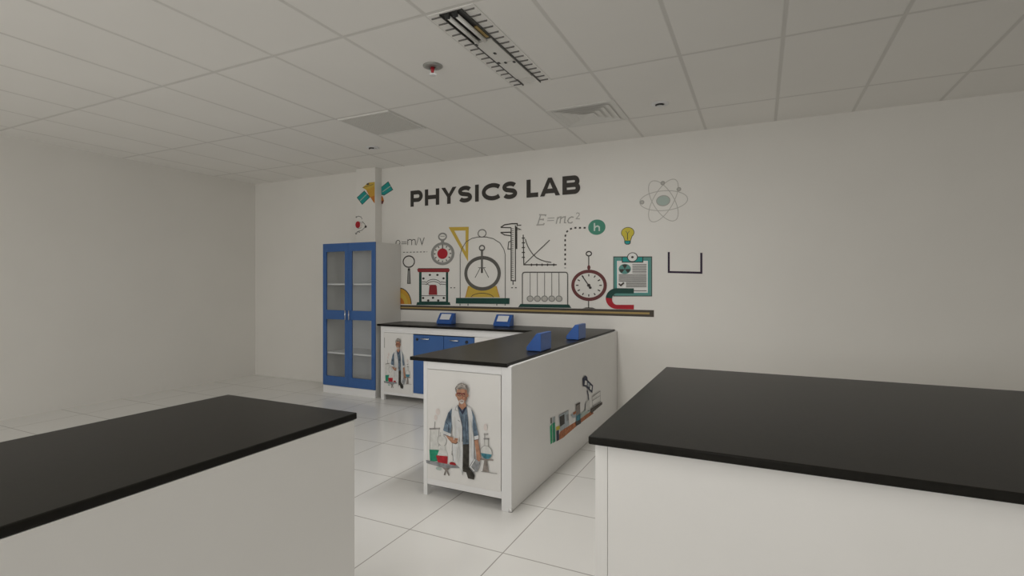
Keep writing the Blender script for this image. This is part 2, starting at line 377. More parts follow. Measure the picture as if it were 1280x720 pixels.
# ------------------------------------------------------------------ printed boards
def scientist(at, tf=None):
    a = Art(at, 'Y', .0008, tf); p = 'printed_scientist'
    # glassware at left
    a.poly(p, GLS, [(-1.9346, 0.4327), (-1.8684, 0.4408), (-1.8684, 0.3145), (-1.9402, 0.2987)])
    a.line(p, LINE, [(-1.9346, 0.4327), (-1.9402, 0.2987)], .004); a.line(p, LINE, [(-1.8684, 0.4408), (-1.8684, 0.3317)], .004); a.line(p, LINE, [(-1.9430, 0.4351), (-1.8602, 0.4476)], .010)
    a.line(p, LINE, [(-1.9028, 0.4424), (-1.8986, 0.4890)], .006); a.disc(p, PINK, *((-1.8931, 0.5150), (0.0124, 0.0184))); a.disc(p, PINK, *((-1.8766, 0.5548), (0.0164, 0.0207)))
    a.poly(p, EME, [(-1.9430, 0.3006), (-1.8670, 0.3089), (-1.8670, 0.2377), (-1.9374, 0.2202)])
    a.disc(p, GLS, *((-1.8439, 0.3717), (0.0340, 0.0343))); a.ring(p, LINE, *((-1.8439, 0.3717), (0.0340, 0.0343)), .003)
    a.poly(p, GLS, [(-1.8548, 0.4253), (-1.8330, 0.4280), (-1.8330, 0.3994), (-1.8548, 0.3966)]); a.line(p, LINE, [(-1.8548, 0.4253), (-1.8548, 0.3966)], .003)
    a.poly(p, GLS, [(-1.8548, 0.3393), (-1.8276, 0.3430), (-1.8006, 0.2841), (-1.8794, 0.2727)])
    a.poly(p, CRIM, [(-1.8904, 0.2711), (-1.8006, 0.2772), (-1.8033, 0.2290), (-1.8711, 0.2164)])
    a.disc(p, GLS, *((-1.7367, 0.3046), (0.0330, 0.0294))); a.ring(p, LINE, *((-1.7367, 0.3046), (0.0330, 0.0294)), .003)
    a.disc(p, CRIM, *((-1.7632, 0.2351), (0.0239, 0.0113))); a.disc(p, LINE, *((-1.7539, 0.2965), (0.0186, 0.0091)))
    a.poly(p, SLATE, [(-1.9682, 0.2296), (-1.9402, 0.2291), (-1.7077, 0.2278), (-1.7077, 0.2165), (-1.8344, 0.1991), (-1.9625, 0.2095)])
    a.poly(p, TAUPE, [(-1.8412, 0.2004), (-1.7805, 0.2052), (-1.8006, 0.1873), (-1.7845, 0.1569), (-1.7953, 0.1551), (-1.8087, 0.1803), (-1.8195, 0.1535), (-1.8303, 0.1540), (-1.8195, 0.1855)])
    a.disc(p, PT, *((-1.8684, 0.1881), (0.0219, 0.0103)))
    # right flask on its stand
    a.poly(p, GLS, [(-1.5311, 0.4273), (-1.5061, 0.4306), (-1.5037, 0.3817), (-1.5336, 0.3776)]); a.line(p, LINE, [(-1.5311, 0.4603), (-1.5298, 0.3781)], .004); a.line(p, LINE, [(-1.5049, 0.4253), (-1.5049, 0.3815)], .004)
    a.line(p, LINE, [(-1.5373, 0.4243), (-1.4987, 0.4294)], .008); a.line(p, LINE, [(-1.5361, 0.4520), (-1.5061, 0.4580)], .008); a.disc(p, PINK, *((-1.5248, 0.4973), (0.0125, 0.0219)))
    a.disc(p, GLS, *((-1.5186, 0.3424), (0.0411, 0.0417))); a.disc(p, CYAN, *((-1.5186, 0.3424), (0.0386, 0.0395)), 190, 350); a.ring(p, LINE, *((-1.5186, 0.3424), (0.0411, 0.0417)), .003)
    a.line(p, TAUPE, [(-1.5637, 0.2962), (-1.4691, 0.3037)], .009)
    a.poly(p, TAUPE, [(-1.5311, 0.2956), (-1.5136, 0.2981), (-1.5012, 0.2245), (-1.5461, 0.2174)]); a.line(p, LINE, [(-1.5536, 0.2206), (-1.4421, 0.2252)], .004)
    # figure: coat back, shirt, trousers, coat fronts, sleeves
    a.poly(p, TROU, [(-1.6920, 0.3806), (-1.6273, 0.3925), (-1.6273, 0.2757), (-1.6196, 0.2157), (-1.5992, 0.1912), (-1.6043, 0.1616), (-1.6479, 0.1633), (-1.6608, 0.1981), (-1.6842, 0.2000)])
    a.poly(p, DENIM, [(-1.7209, 0.6167), (-1.6920, 0.6005), (-1.6582, 0.6219), (-1.6350, 0.5864), (-1.6350, 0.3804), (-1.6894, 0.3697), (-1.7130, 0.5106)])
    a.poly(p, NAVY, [(-1.7130, 0.6141), (-1.6894, 0.5784), (-1.6634, 0.6192), (-1.6582, 0.6041), (-1.6868, 0.5562), (-1.7156, 0.5936)])
    a.poly(p, COAT, [(-1.7261, 0.6173), (-1.7659, 0.5905), (-1.7765, 0.5463), (-1.7605, 0.4711), (-1.7552, 0.4151), (-1.7632, 0.3348), (-1.7552, 0.2567), (-1.7077, 0.2188), (-1.6894, 0.1790), (-1.6842, 0.3233), (-1.6894, 0.4796), (-1.7130, 0.5533)])
    a.poly(p, COAT, [(-1.6557, 0.6155), (-1.6222, 0.6034), (-1.6094, 0.5559), (-1.6145, 0.4887), (-1.6043, 0.3901), (-1.6043, 0.2792), (-1.6196, 0.2324), (-1.6402, 0.2337), (-1.6376, 0.3633), (-1.6427, 0.5187)])
    a.line(p, LINE, [(-1.7261, 0.6150), (-1.7104, 0.5536), (-1.6881, 0.4798), (-1.6842, 0.3233), (-1.6881, 0.1769)], .004); a.line(p, LINE, [(-1.6557, 0.6155), (-1.6427, 0.5187), (-1.6376, 0.3633), (-1.6389, 0.2339)], .004)
    a.line(p, LINE, [(-1.7314, 0.6054), (-1.7420, 0.5817), (-1.7209, 0.5772)], .003); a.line(p, LINE, [(-1.7209, 0.5209), (-1.7051, 0.5115)], .004)
    a.line(p, LINE, [(-1.6043, 0.4123), (-1.6030, 0.2793), (-1.6196, 0.2324)], .003); a.line(p, LINE, [(-1.7552, 0.4151), (-1.7632, 0.3348), (-1.7552, 0.2567)], .003)
    a.poly(p, DENIM, [(-1.7632, 0.5908), (-1.7926, 0.5582), (-1.8141, 0.5045), (-1.8303, 0.4455), (-1.8195, 0.4274), (-1.7739, 0.4241), (-1.7659, 0.4817), (-1.7685, 0.5472)])
    a.poly(p, DENIM, [(-1.6222, 0.5989), (-1.6017, 0.5656), (-1.5890, 0.5139), (-1.5713, 0.4365), (-1.5992, 0.4240), (-1.6145, 0.4887), (-1.6119, 0.5534)])
    a.poly(p, COAT, [(-1.8303, 0.4398), (-1.7685, 0.4270), (-1.7765, 0.4078), (-1.8276, 0.4195)]); a.poly(p, COAT, [(-1.6017, 0.4325), (-1.5713, 0.4431), (-1.5713, 0.4188), (-1.6005, 0.4083)])
    a.line(p, NAVY, [(-1.8276, 0.4173), (-1.7765, 0.4078)], .004); a.line(p, NAVY, [(-1.6005, 0.4083), (-1.5713, 0.4188)], .004)
    a.poly(p, SKIN, [(-1.8114, 0.4148), (-1.7765, 0.4078), (-1.7367, 0.4039), (-1.7130, 0.4070), (-1.7104, 0.3939), (-1.7261, 0.3873), (-1.7182, 0.3816), (-1.7340, 0.3682), (-1.7632, 0.3688), (-1.7926, 0.3921)])
    a.line(p, BR, [(-1.7605, 0.3714), (-1.7340, 0.3682), (-1.7104, 0.3916)], .004); a.line(p, BR, [(-1.7446, 0.3916), (-1.7156, 0.3977)], .0025)
    a.poly(p, SKIN, [(-1.5992, 0.4085), (-1.5738, 0.4163), (-1.5637, 0.3624), (-1.5536, 0.3142), (-1.5612, 0.2856), (-1.5738, 0.2793), (-1.5839, 0.2910), (-1.5865, 0.3261)])
    a.line(p, BR, [(-1.5738, 0.2837), (-1.5763, 0.3054)], .0025)
    a.poly(p, SLATE, [(-1.5941, 0.3006), (-1.5587, 0.2749), (-1.5789, 0.2166), (-1.6094, 0.2096), (-1.6376, 0.2385), (-1.6196, 0.2680)]); a.line(p, WH, [(-1.5941, 0.2918), (-1.6273, 0.2401), (-1.5992, 0.2178)], .005)
    # head
    a.poly(p, SKIN, [(-1.7104, 0.6402), (-1.6660, 0.6413), (-1.6557, 0.6155), (-1.6868, 0.5876), (-1.7130, 0.6118)])
    a.disc(p, SKIN, *((-1.6894, 0.6838), (0.0404, 0.0516))); a.disc(p, SKIN, *((-1.7301, 0.6778), (0.0066, 0.0102))); a.disc(p, SKIN, *((-1.6479, 0.6832), (0.0065, 0.0100)))
    a.poly(p, HAIR, [(-1.7340, 0.6977), (-1.7393, 0.7198), (-1.7288, 0.7365), (-1.7130, 0.7514), (-1.6920, 0.7599), (-1.6738, 0.7547), (-1.6531, 0.7475), (-1.6427, 0.7283), (-1.6453, 0.7058), (-1.6531, 0.6961), (-1.6557, 0.7182), (-1.6816, 0.7227), (-1.7051, 0.7161), (-1.7235, 0.7190), (-1.7261, 0.6894)])
    a.line(p, DRD, [(-1.7288, 0.6892), (-1.6505, 0.6919)], .006); a.ring(p, BR, *((-1.7077, 0.6844), (0.0144, 0.0101)), .003); a.ring(p, BR, *((-1.6699, 0.6856), (0.0143, 0.0101)), .003)
    a.disc(p, BR, *((-1.7077, 0.6844), (0.0039, 0.0034))); a.disc(p, BR, *((-1.6699, 0.6856), (0.0039, 0.0034))); a.line(p, DRD, [(-1.6868, 0.6841), (-1.6816, 0.6666), (-1.6907, 0.6635)], .003)
    a.poly(p, SKIN2, [(-1.6660, 0.7196), (-1.6505, 0.7165), (-1.6492, 0.6742), (-1.6582, 0.6487), (-1.6738, 0.6360), (-1.6660, 0.6726)])
    a.poly(p, BEARD, [(-1.7077, 0.6461), (-1.6894, 0.6546), (-1.6686, 0.6488), (-1.6764, 0.6313), (-1.6894, 0.6244), (-1.7025, 0.6298)]); a.line(p, MR, [(-1.6986, 0.6436), (-1.6777, 0.6446)], .004)
    for q_ in ([(-1.7235, 0.7347), (-1.6920, 0.7487), (-1.6608, 0.7424)], [(-1.7288, 0.7207), (-1.6999, 0.7390), (-1.6686, 0.7350)], [(-1.6816, 0.7518), (-1.6582, 0.7269)]): a.line(p, BEARD, q_, .004)
    for q_ in ([(-1.8060, 0.4997), (-1.7845, 0.4818), (-1.7872, 0.4451)], [(-1.7792, 0.5596), (-1.7739, 0.5035)], [(-1.6043, 0.5343), (-1.5916, 0.4693)], [(-1.6920, 0.5467), (-1.6816, 0.4806), (-1.6842, 0.3906)], [(-1.6557, 0.5619), (-1.6634, 0.4828), (-1.6531, 0.4059)], [(-1.6427, 0.5187), (-1.6479, 0.4512)]): a.line(p, NAVY, q_, .0035)
    for q_ in ([(-1.7446, 0.5408), (-1.7393, 0.4623), (-1.7446, 0.3939)], [(-1.7077, 0.4774), (-1.7130, 0.3755), (-1.7077, 0.2637)], [(-1.6222, 0.5211), (-1.6247, 0.4096), (-1.6196, 0.2991)], [(-1.7261, 0.3512), (-1.7209, 0.2393)]): a.line(p, GLS, q_, .006)
    return a

# ------------------------------------------------------------------ island bench
ZT, ZU = .9, .875
IX0, IX1, IY0 = -1.992, -1.372, 2.80        # carcass
t = thing('island_bench', 'white island lab bench with scientist print on its end panel', 'lab bench', (-1.68, 4.0, 0))
for (x0, x1) in ((IX0, IX0 + .03), (IX1 - .046, IX1)):
    boxes('leg', [(x0, x1, IY0, IY0 + .04, 0, ZU)], M_FRAME, t)
    boxes('leg', [(x0, x1, 5.30, 5.34, 0, ZU)], M_FRAME, t)
boxes('top_rail', [(IX0 + .03, IX1 - .046, IY0, IY0 + .03, .826, ZU)], M_FRAME, t)
boxes('bottom_rail', [(IX0 + .03, IX1 - .046, IY0 + .001, IY0 + .03, .072, .118)], M_FRAME, t)
pn = boxes('end_panel', [(IX0 + .032, IX1 - .050, IY0 - .002, IY0 + .018, .112, .824)], M_PANEL, t, bev=.0015)
scientist(IY0 - .002).done(parent=pn)
sp = boxes('side_panel', [(-1.372, -1.352, IY0 + .012, 5.352, .004, .8795)], M_WHITE, t)
boxes('edge_trim', [(-1.372, -1.349, IY0 + .014, 5.352, .8797, .8835)], mat('trim_white', (.90, .90, .89), .2), t, bev=.001)
boxes('edge_strip', [(-1.374, -1.350, IY0 - .001, IY0 + .012, .004, .8795)], M_FRAME, t)
bm = bmesh.new(); cyl(bm, (-1.362, IY0 + .012, 0), (-1.362, IY0 + .012, .02), .014, n=16); obj('foot', bm, M_CHROME, t, smooth=True)
boxes('back_panel', [(IX0, IX0 + .018, IY0 + .04, 4.838, .08, ZU)], M_WHITE, t)
boxes('bottom_shelf', [(IX0 + .02, IX1, IY0 + .04, 5.30, .08, .10)], M_WHITE, t)
# equipment print on the long side
a = Art(-1.352, 'X', .0008); p = 'printed_apparatus'
a.poly(p, PCB, [(3.5732, 0.2181), (3.6455, 0.2733), (4.0225, 0.2575), (4.4721, 0.2485), (4.5021, 0.2122), (4.0538, 0.2178), (3.7040, 0.2079)])
a.poly(p, BRIGHTG, [(3.4333, 0.3631), (3.4765, 0.3752), (3.4837, 0.2322), (3.4452, 0.2307)]); a.poly(p, EME, [(3.4837, 0.3734), (3.5354, 0.3697), (3.5429, 0.2264), (3.4935, 0.2259)])
a.poly(p, KG, [(3.4428, 0.4201), (3.4692, 0.4183), (3.4716, 0.3763), (3.4452, 0.3793)]); a.poly(p, STEELB, [(3.4837, 0.4157), (3.5280, 0.4125), (3.5305, 0.3709), (3.4862, 0.3746)]); a.line(p, KG, [(3.5280, 0.4125), (3.5305, 0.3691)], .006)
a.poly(p, BU, [(3.5530, 0.3295), (3.6298, 0.3212), (3.6350, 0.2925), (3.5580, 0.3013)])
a.poly(p, NAVY, [(3.5580, 0.2986), (3.6142, 0.2932), (3.6194, 0.2190), (3.5631, 0.2191)])
a.poly(p, STEELB, [(3.6116, 0.4003), (3.8204, 0.3931), (3.8375, 0.2696), (3.6402, 0.2728)]); a.line(p, LINE, [(3.6116, 0.4003), (3.8204, 0.3931), (3.8375, 0.2696)], .005)
a.poly(p, K, [(3.6246, 0.3882), (3.7312, 0.3820), (3.7366, 0.3087), (3.6350, 0.3089)])
a.poly(p, SLATE, [(3.7753, 0.3653), (3.8204, 0.3635), (3.8261, 0.3154), (3.7809, 0.3158)])
a.poly(p, STEELB, [(3.8721, 0.3430), (4.0163, 0.3427), (4.0225, 0.2934), (3.9311, 0.3050)]); a.poly(p, PCB, [(3.9311, 0.3490), (4.0070, 0.3467), (4.0101, 0.3242), (3.9371, 0.3281)])
a.poly(p, TAUPE, [(3.9978, 0.4004), (4.1079, 0.3954), (4.1144, 0.3004), (4.0070, 0.3070)]); a.poly(p, BR, [(3.9947, 0.4011), (4.1111, 0.3967), (4.1111, 0.3825), (3.9978, 0.3885)])
a.poly(p, CYAN, [(4.0070, 0.3070), (4.1144, 0.3004), (4.1176, 0.2508), (4.0163, 0.2550)]); a.poly(p, K, [(3.9978, 0.2595), (4.1241, 0.2513), (4.1306, 0.2151), (4.0101, 0.2217)])
a.poly(p, PT, [(4.1241, 0.2982), (4.2677, 0.2970), (4.3553, 0.2905), (4.3912, 0.2589), (4.2506, 0.2558), (4.1306, 0.2559)])
a.line(p, NAVY, [(4.2438, 0.3566), (4.2336, 0.3015), (4.3553, 0.2691), (4.3768, 0.3587)], .005)
a.poly(p, GLS, [(4.2677, 0.3674), (4.3553, 0.3631), (4.3912, 0.2772), (4.2506, 0.2820)]); a.line(p, LINE, [(4.2677, 0.3674), (4.2472, 0.2827)], .005)
a.line(p, NAVY, [(4.3059, 0.4600), (4.3340, 0.4068), (4.3482, 0.3614)], .020)
a.poly(p, NAVY, [(4.1765, 0.5820), (4.2438, 0.5969), (4.2989, 0.5754), (4.3129, 0.5456), (4.4721, 0.4705), (4.4498, 0.4048), (4.2643, 0.4971), (4.1832, 0.5138)])
a.poly(p, WH, [(4.2370, 0.5563), (4.2919, 0.5385), (4.2885, 0.5054), (4.2234, 0.5191)]); a.poly(p, STEELB, [(4.3129, 0.5244), (4.3696, 0.5017), (4.3589, 0.4736), (4.3059, 0.4959)]); a.poly(p, WH, [(4.3840, 0.4905), (4.4350, 0.4684), (4.4203, 0.4365), (4.3732, 0.4581)])
a.line(p, LINE, [(4.4461, 0.3729), (4.6982, 0.3776), (4.7104, 0.2758), (4.4572, 0.2878)], .008, True); a.line(p, LINE, [(4.4498, 0.3373), (4.7063, 0.3349)], .005)
a.poly(p, BR, [(4.3912, 0.2783), (4.7641, 0.2635), (4.7683, 0.2395), (4.4130, 0.2325)])
a.done(parent=sp)

# ------------------------------------------------------------------ bench along the back wall
WY = 4.86
t = thing('wall_bench', 'white and blue lab bench standing along the back wall', 'lab bench', (-3.05, 5.1, 0))
for (x0, x1) in ((-4.073, -4.028), (-2.04, -1.998)):
    boxes('leg', [(x0, x1, WY, WY + .04, 0, ZU)], M_FRAME, t)
    boxes('leg', [(x0, x1, 5.30, 5.34, 0, ZU)], M_FRAME, t)
boxes('top_rail', [(-4.028, -2.04, WY, WY + .02, .802, ZU)], M_FRAME, t)
boxes('bottom_rail', [(-4.028, -2.04, WY, WY + .02, .068, .12)], M_FRAME, t)
boxes('side_panel', [(-4.070, -4.052, WY + .04, 5.30, .068, ZU)], M_WHITE, t)
boxes('bottom_shelf', [(-4.05, -2.04, WY + .02, 5.30, .075, .095)], M_WHITE, t)
pn = boxes('print_panel', [(-4.024, -3.600, WY - .004, WY + .014, .10, .80)], M_PANEL, t, bev=.0015)
def tf(u, v):
    return (-4.02 + (u + 1.968) / .546 * .424, .075 + (v - .075) / .751 * .735)
scientist(WY - .004, tf).done(parent=pn)
boxes('pull_slot', [(-4.016, -4.010, WY - .0055, WY - .003, .62, .74)], GR, pn, bev=0)
for (x0, x1, hx, lx) in ((-3.595, -3.184, -3.417, -3.539), (-3.178, -2.79, -3.03, -2.88)):
    d = boxes('door', [(x0, x1, WY - .006, WY + .014, .122, .792)], M_BLUE, t)
    bm = bmesh.new(); cyl(bm, (hx - .055, WY - .030, .752), (hx + .055, WY - .030, .752), .0065, n=12)
    for s_ in (-1, 1): cyl(bm, (hx + s_ * .048, WY - .030, .752), (hx + s_ * .048, WY - .005, .752), .005, n=10)
    obj('handle', bm, M_CHROME, d, smooth=True)
    bm = bmesh.new(); cyl(bm, (lx, WY - .016, .742), (lx, WY - .005, .742), .016, n=16); obj('lock', bm, M_DARK, d, smooth=True)
boxes('plain_panel', [(-2.786, -2.044, WY - .004, WY + .014, .122, .80)], M_WHITE, t)

# the continuous black worktop over both benches
bm = bmesh.new()
prism(bm, [(-2.092, 2.785), (-1.3745, 2.785), (-1.3745, 5.356), (-4.115, 5.356), (-4.115, 4.838), (-2.092, 4.838)], ZU + .0005, ZT, 'Z', bev=.004)
tag(obj('worktop', bm, M_BLACK), 'black L-shaped worktop lying over the island and wall benches', 'worktop')

# ------------------------------------------------------------------ blue instrument boxes
def console(label):
    """wedge housing facing -y, base centre at the origin"""
    t = thing('instrument_console', label, 'instrument box', (0, 0, 0), 'blue instrument consoles on the worktop')
    bm = bmesh.new(); prism(bm, [(-.057, .003), (.055, .003), (.055, .130), (.022, .130), (-.057, .030)], -.102, .102, 'X', bev=.004); obj('housing', bm, M_BLUEBOX, t)
    a = Vector((0, -.057, .030)); b = Vector((0, .022, .130)); d = (b - a); n = Vector((0, -d.z, d.y)).normalized()
    def slab(name, x0, x1, s0, s1, th, m):
        bm = bmesh.new(); lo = a + d * s0; hi = a + d * s1
        prism(bm, [(lo.y, lo.z), (hi.y, hi.z), ((hi + n * th).y, (hi + n * th).z), ((lo + n * th).y, (lo + n * th).z)], x0, x1, 'X', bev=.0012)
        return obj(name, bm, m, t)
    slab('bezel', -.080, .080, .17, .93, .003, M_BLUEBOX)
    slab('screen', -.068, .068, .24, .86, .0045, M_SCREEN)
    for sx in (-.085, .085):
        for sy in (-.042, .042):
            bm = bmesh.new(); cyl(bm, (sx, sy, 0), (sx, sy, .005), .010, n=12); obj('rubber_foot', bm, M_DARK, t)
    return t
c0 = console('blue sloped instrument box with pale screen, left of the two against the back wall')
c0.location = (-3.362, 5.185, ZT)
def place(x, y, rz, label):
    c = copy_tree(c0); c.location = (x, y, ZT); c.rotation_euler = (0, 0, rz); c['label'] = label
place(-2.600, 5.185, 0, 'blue sloped instrument box with pale screen, right of the two against the back wall')
place(-1.446, 3.462, -PI / 2, 'blue wedge instrument box on the island edge, the nearer of two seen from behind')
place(-1.446, 4.30, -PI / 2, 'blue wedge instrument box on the island edge, the farther one nearest the wall')

# ------------------------------------------------------------------ storage cabinet
QX0, QX1, QY0, QY1, QZ = -5.008, -4.166, 4.885, 5.352, 1.883
t = thing('storage_cabinet', 'tall grey storage cabinet with blue framed glass doors', 'cabinet', ((QX0 + QX1) / 2, 5.1, 0))
for x in (QX0, QX1 - .02): boxes('side_panel', [(x, x + .02, QY0, QY1, 0, QZ)], M_GREY, t)
boxes('top_panel', [(QX0 + .02, QX1 - .02, QY0, QY1, QZ - .02, QZ)], M_GREY, t)
boxes('back_panel', [(QX0 + .02, QX1 - .02, QY1 - .015, QY1, .10, QZ - .02)], M_FRAME, t)
boxes('plinth', [(QX0, QX1, QY0 - .014, QY0, .0, .095)], M_FRAME, t)
for z in (.10, .495, .985, 1.362): boxes('shelf', [(QX0 + .02, QX1 - .02, QY0 + .012, QY1 - .016, z, z + .018)], M_FRAME, t)
xm = (QX0 + QX1) / 2
for (x0, x1, hx) in ((QX0, xm - .001, xm - .03), (xm + .001, QX1, xm + .03)):
    s = .055; y0, y1 = QY0 - .020, QY0 - .001
    d = boxes('door', [(x0, x0 + s, y0, y1, .099, QZ), (x1 - s, x1, y0, y1, .099, QZ), (x0 + s, x1 - s, y0, y1, .099, .218),
        (x0 + s, x1 - s, y0, y1, .932, 1.047), (x0 + s, x1 - s, y0, y1, 1.780, QZ)], M_BLUE, t, bev=.0015)
    boxes('glass_pane', [(x0 + s, x1 - s, y0 + .008, y0 + .012, .218, .932)], M_GLASS, d, bev=0)
    boxes('glass_pane', [(x0 + s, x1 - s, y0 + .008, y0 + .012, 1.047, 1.780)], M_GLASS, d, bev=0)
    bm = bmesh.new(); cyl(bm, (hx, y0 - .022, .93), (hx, y0 - .022, 1.05), .006, n=10)
    for z in (.94, 1.04): cyl(bm, (hx, y0 - .022, z), (hx, y0, z), .005, n=8)
    obj('handle', bm, M_CHROME, d, smooth=True)

# ------------------------------------------------------------------ near benches
t = thing('lab_bench', 'white lab bench with thick black top in the right foreground', 'lab bench', (.8, 2.33, 0))
bm = bmesh.new(); prism(bm, [(-.492, 1.58), (2.15, 1.58), (2.15, 3.088), (-.492, 3.088)], ZU - .002, ZT, 'Z', bev=.005); obj('worktop', bm, M_BLACK, t)
for (x, y) in ((-.480, 1.618), (2.10, 1.618), (-.480, 3.01), (2.10, 3.01)): boxes('leg', [(x, x + .04, y, y + .04, 0, ZU - .002)], M_PANEL, t, bev=.001)
boxes('front_panel', [(-.439, 2.099, 1.619, 1.639, .07, ZU - .002)], M_PANEL, t, bev=.001)
boxes('back_panel', [(-.440, 2.10, 3.02, 3.04, .07, ZU - .002)], M_PANEL, t)
for x in (-.476, 2.115): boxes('side_panel', [(x, x + .018, 1.658, 3.01, .07, ZU - .002)], M_WHITE, t)
t = thing('lab_bench', 'white lab bench with black top in the lower left foreground', 'lab bench', (-1.72, .2, 0))
bm = bmesh.new(); prism(bm, [(-2.092, -1.07), (-1.362, -1.07), (-1.362, 1.492), (-2.092, 1.492)], ZU + .0005, ZT, 'Z', bev=.004); obj('worktop', bm, M_BLACK, t)
for x in (-1.992, -1.412):
    for y in (-1.05, 1.44): boxes('leg', [(x, x + .04, y, y + .04, 0, ZU)], M_FRAME, t)
boxes('side_panel', [(-1.372, -1.364, -1.05, 1.48, .004, .8745)], M_WHITE, t, bev=.001)
boxes('back_panel', [(-1.992, -1.974, -1.01, 1.44, .08, ZU)], M_WHITE, t)
for y in (-1.048, 1.462): boxes('end_panel', [(-1.952, -1.412, y, y + .018, .08, ZU)], M_PANEL, t)

# ------------------------------------------------------------------ mural on the back wall
def wall(lift=.0012): return Art(YB, 'Y', lift)

# PHYSICS LAB
def letters():
    Z0, Z1 = 2.357, 2.357 + .203
    a = wall(); w = .051
    def put(ch, xa, xb, i):
        p = 'letter#%d' % i; h = w / 2
        L, R_, B, T = xa + h, xb - h, Z0 + h, Z1 - h; mid = (Z0 + Z1) / 2
        def ln(pts): a.line(p, K, pts, w)
        if ch == 'I': ln([((xa + xb) / 2, Z0), ((xa + xb) / 2, Z1)])
        if ch == 'L': ln([(L, Z1), (L, B), (xb, B)])
        if ch == 'H': ln([(L, Z0), (L, Z1)]); ln([(R_, Z0), (R_, Z1)]); ln([(L, mid), (R_, mid)])
        if ch == 'Y':
            m_ = (xa + xb) / 2; ln([(m_, Z0), (m_, mid - .01)])
            for x0, x1 in ((xa, xa + w * 1.1), (xb - w * 1.1, xb)): a.poly(p, K, [(x0, Z1), (x1, Z1), (m_ + h, mid - .015), (m_ - h, mid - .015)])
        if ch == 'A':
            m_ = (xa + xb) / 2
            a.poly(p, K, [(xa, Z0), (xa + w * 1.05, Z0), (m_ + h * .9, Z1), (m_ - h * .9, Z1)]); a.poly(p, K, [(xb - w * 1.05, Z0), (xb, Z0), (m_ + h * .9, Z1), (m_ - h * .9, Z1)])
            ln([(xa + .035, Z0 + .055), (xb - .035, Z0 + .055)])
        if ch == 'P':
            ln([(L, Z0), (L, Z1)]); r = (T - (Z0 + .082)) / 2; c = (R_ - r, T - r)
            ln([(xa, T)] + a.arc(c, (r, r), 90, -90, 16) + [(xa, T - 2 * r)])
        if ch == 'B':
            ln([(L, Z0), (L, Z1)]); r = (T - mid) / 2; r2 = (mid - B) / 2
            ln([(xa, T)] + a.arc((R_ - r - .008, T - r), (r, r), 90, -90, 16) + [(xa, mid)]); ln([(xa, mid)] + a.arc((R_ - r2, B + r2), (r2, r2), 90, -90, 16) + [(xa, B)])
        if ch == 'C':
            rx = (xb - xa - 1.3 * h) / 1.74; ln(a.arc((xa + h + rx, mid), (rx, (T - B) / 2), 43, 317, 28))
        if ch == 'S':
            cx = (xa + xb) / 2; r = (T - B) / 4; rx = (xb - xa) / 2 - h
            ln(a.arc((cx, T - r), (rx, r), 25, 250, 16)[:-1] + [(cx, mid)] + a.arc((cx, B + r), (rx, r), 70, -155, 16)[1:])
    for i, (ch, (xa, _), (xb, _)) in enumerate((('P', (-4.0074, 2.4638), (-3.8301, 2.4602)), ('H', (-3.7864, 2.4571), (-3.5822, 2.4514)), ('Y', (-3.5400, 2.4483), (-3.3322, 2.4420)), ('S', (-3.2975, 2.4482), (-3.1144, 2.4433)),
            ('I', (-3.0708, 2.4487), (-3.0118, 2.4443)), ('C', (-2.9688, 2.4581), (-2.7391, 2.4490)), ('S', (-2.6959, 2.4541), (-2.5167, 2.4485)), ('L', (-2.3884, 2.4630), (-2.2555, 2.4605)), ('A', (-2.2222, 2.4659), (-1.9940, 2.4634)), ('B', (-1.9553, 2.4681), (-1.7620, 2.4599)))):
        put(ch, xa - .005, xb + .006, i)
    a.done(name='wall_lettering', label='bold charcoal PHYSICS LAB lettering high on the white back wall', cat='lettering')
letters()

# E = mc2, grey italic serif
a = wall()
def q(m, w, *pts): a.line('glyphs', m, list(pts), w)
for pts in ([(-2.2190, 2.1554), (-2.2570, 2.0414)], [(-2.2395, 2.1551), (-2.1585, 2.1477), (-2.1638, 2.1340)], [(-2.2303, 2.1012), (-2.1887, 2.0990)], [(-2.2723, 2.0407), (-2.1849, 2.0413), (-2.1758, 2.0577)], [(-2.1864, 2.1101), (-2.1909, 2.0879)]): q(LG, .014, *pts)
for pts in ([(-2.1360, 2.1101), (-2.0541, 2.1098)], [(-2.1413, 2.0825), (-2.0593, 2.0823)]): q(LG, .008, *pts)
for pts in ([(-2.0150, 2.1173), (-2.0341, 2.0436)], [(-2.0209, 2.0955), (-1.9988, 2.1137), (-1.9783, 2.1167), (-1.9900, 2.0442)], [(-1.9812, 2.0934), (-1.9549, 2.1126), (-1.9273, 2.1152), (-1.9375, 2.0525), (-1.9171, 2.0474)],
            [(-1.8307, 2.1030), (-1.8537, 2.1097), (-1.8824, 2.0963), (-1.8998, 2.0698), (-1.8896, 2.0473), (-1.8608, 2.0431), (-1.8422, 2.0545)]): q(LG, .013, *pts)
q(LG, .008, (-1.8022, 2.1381), (-1.7894, 2.1496), (-1.7681, 2.1443), (-1.7667, 2.1252), (-1.8022, 2.0864), (-1.7596, 2.0841))
a.done(name='formula_mural_art', label='pale grey italic E=mc2 formula on the wall under the word LAB')

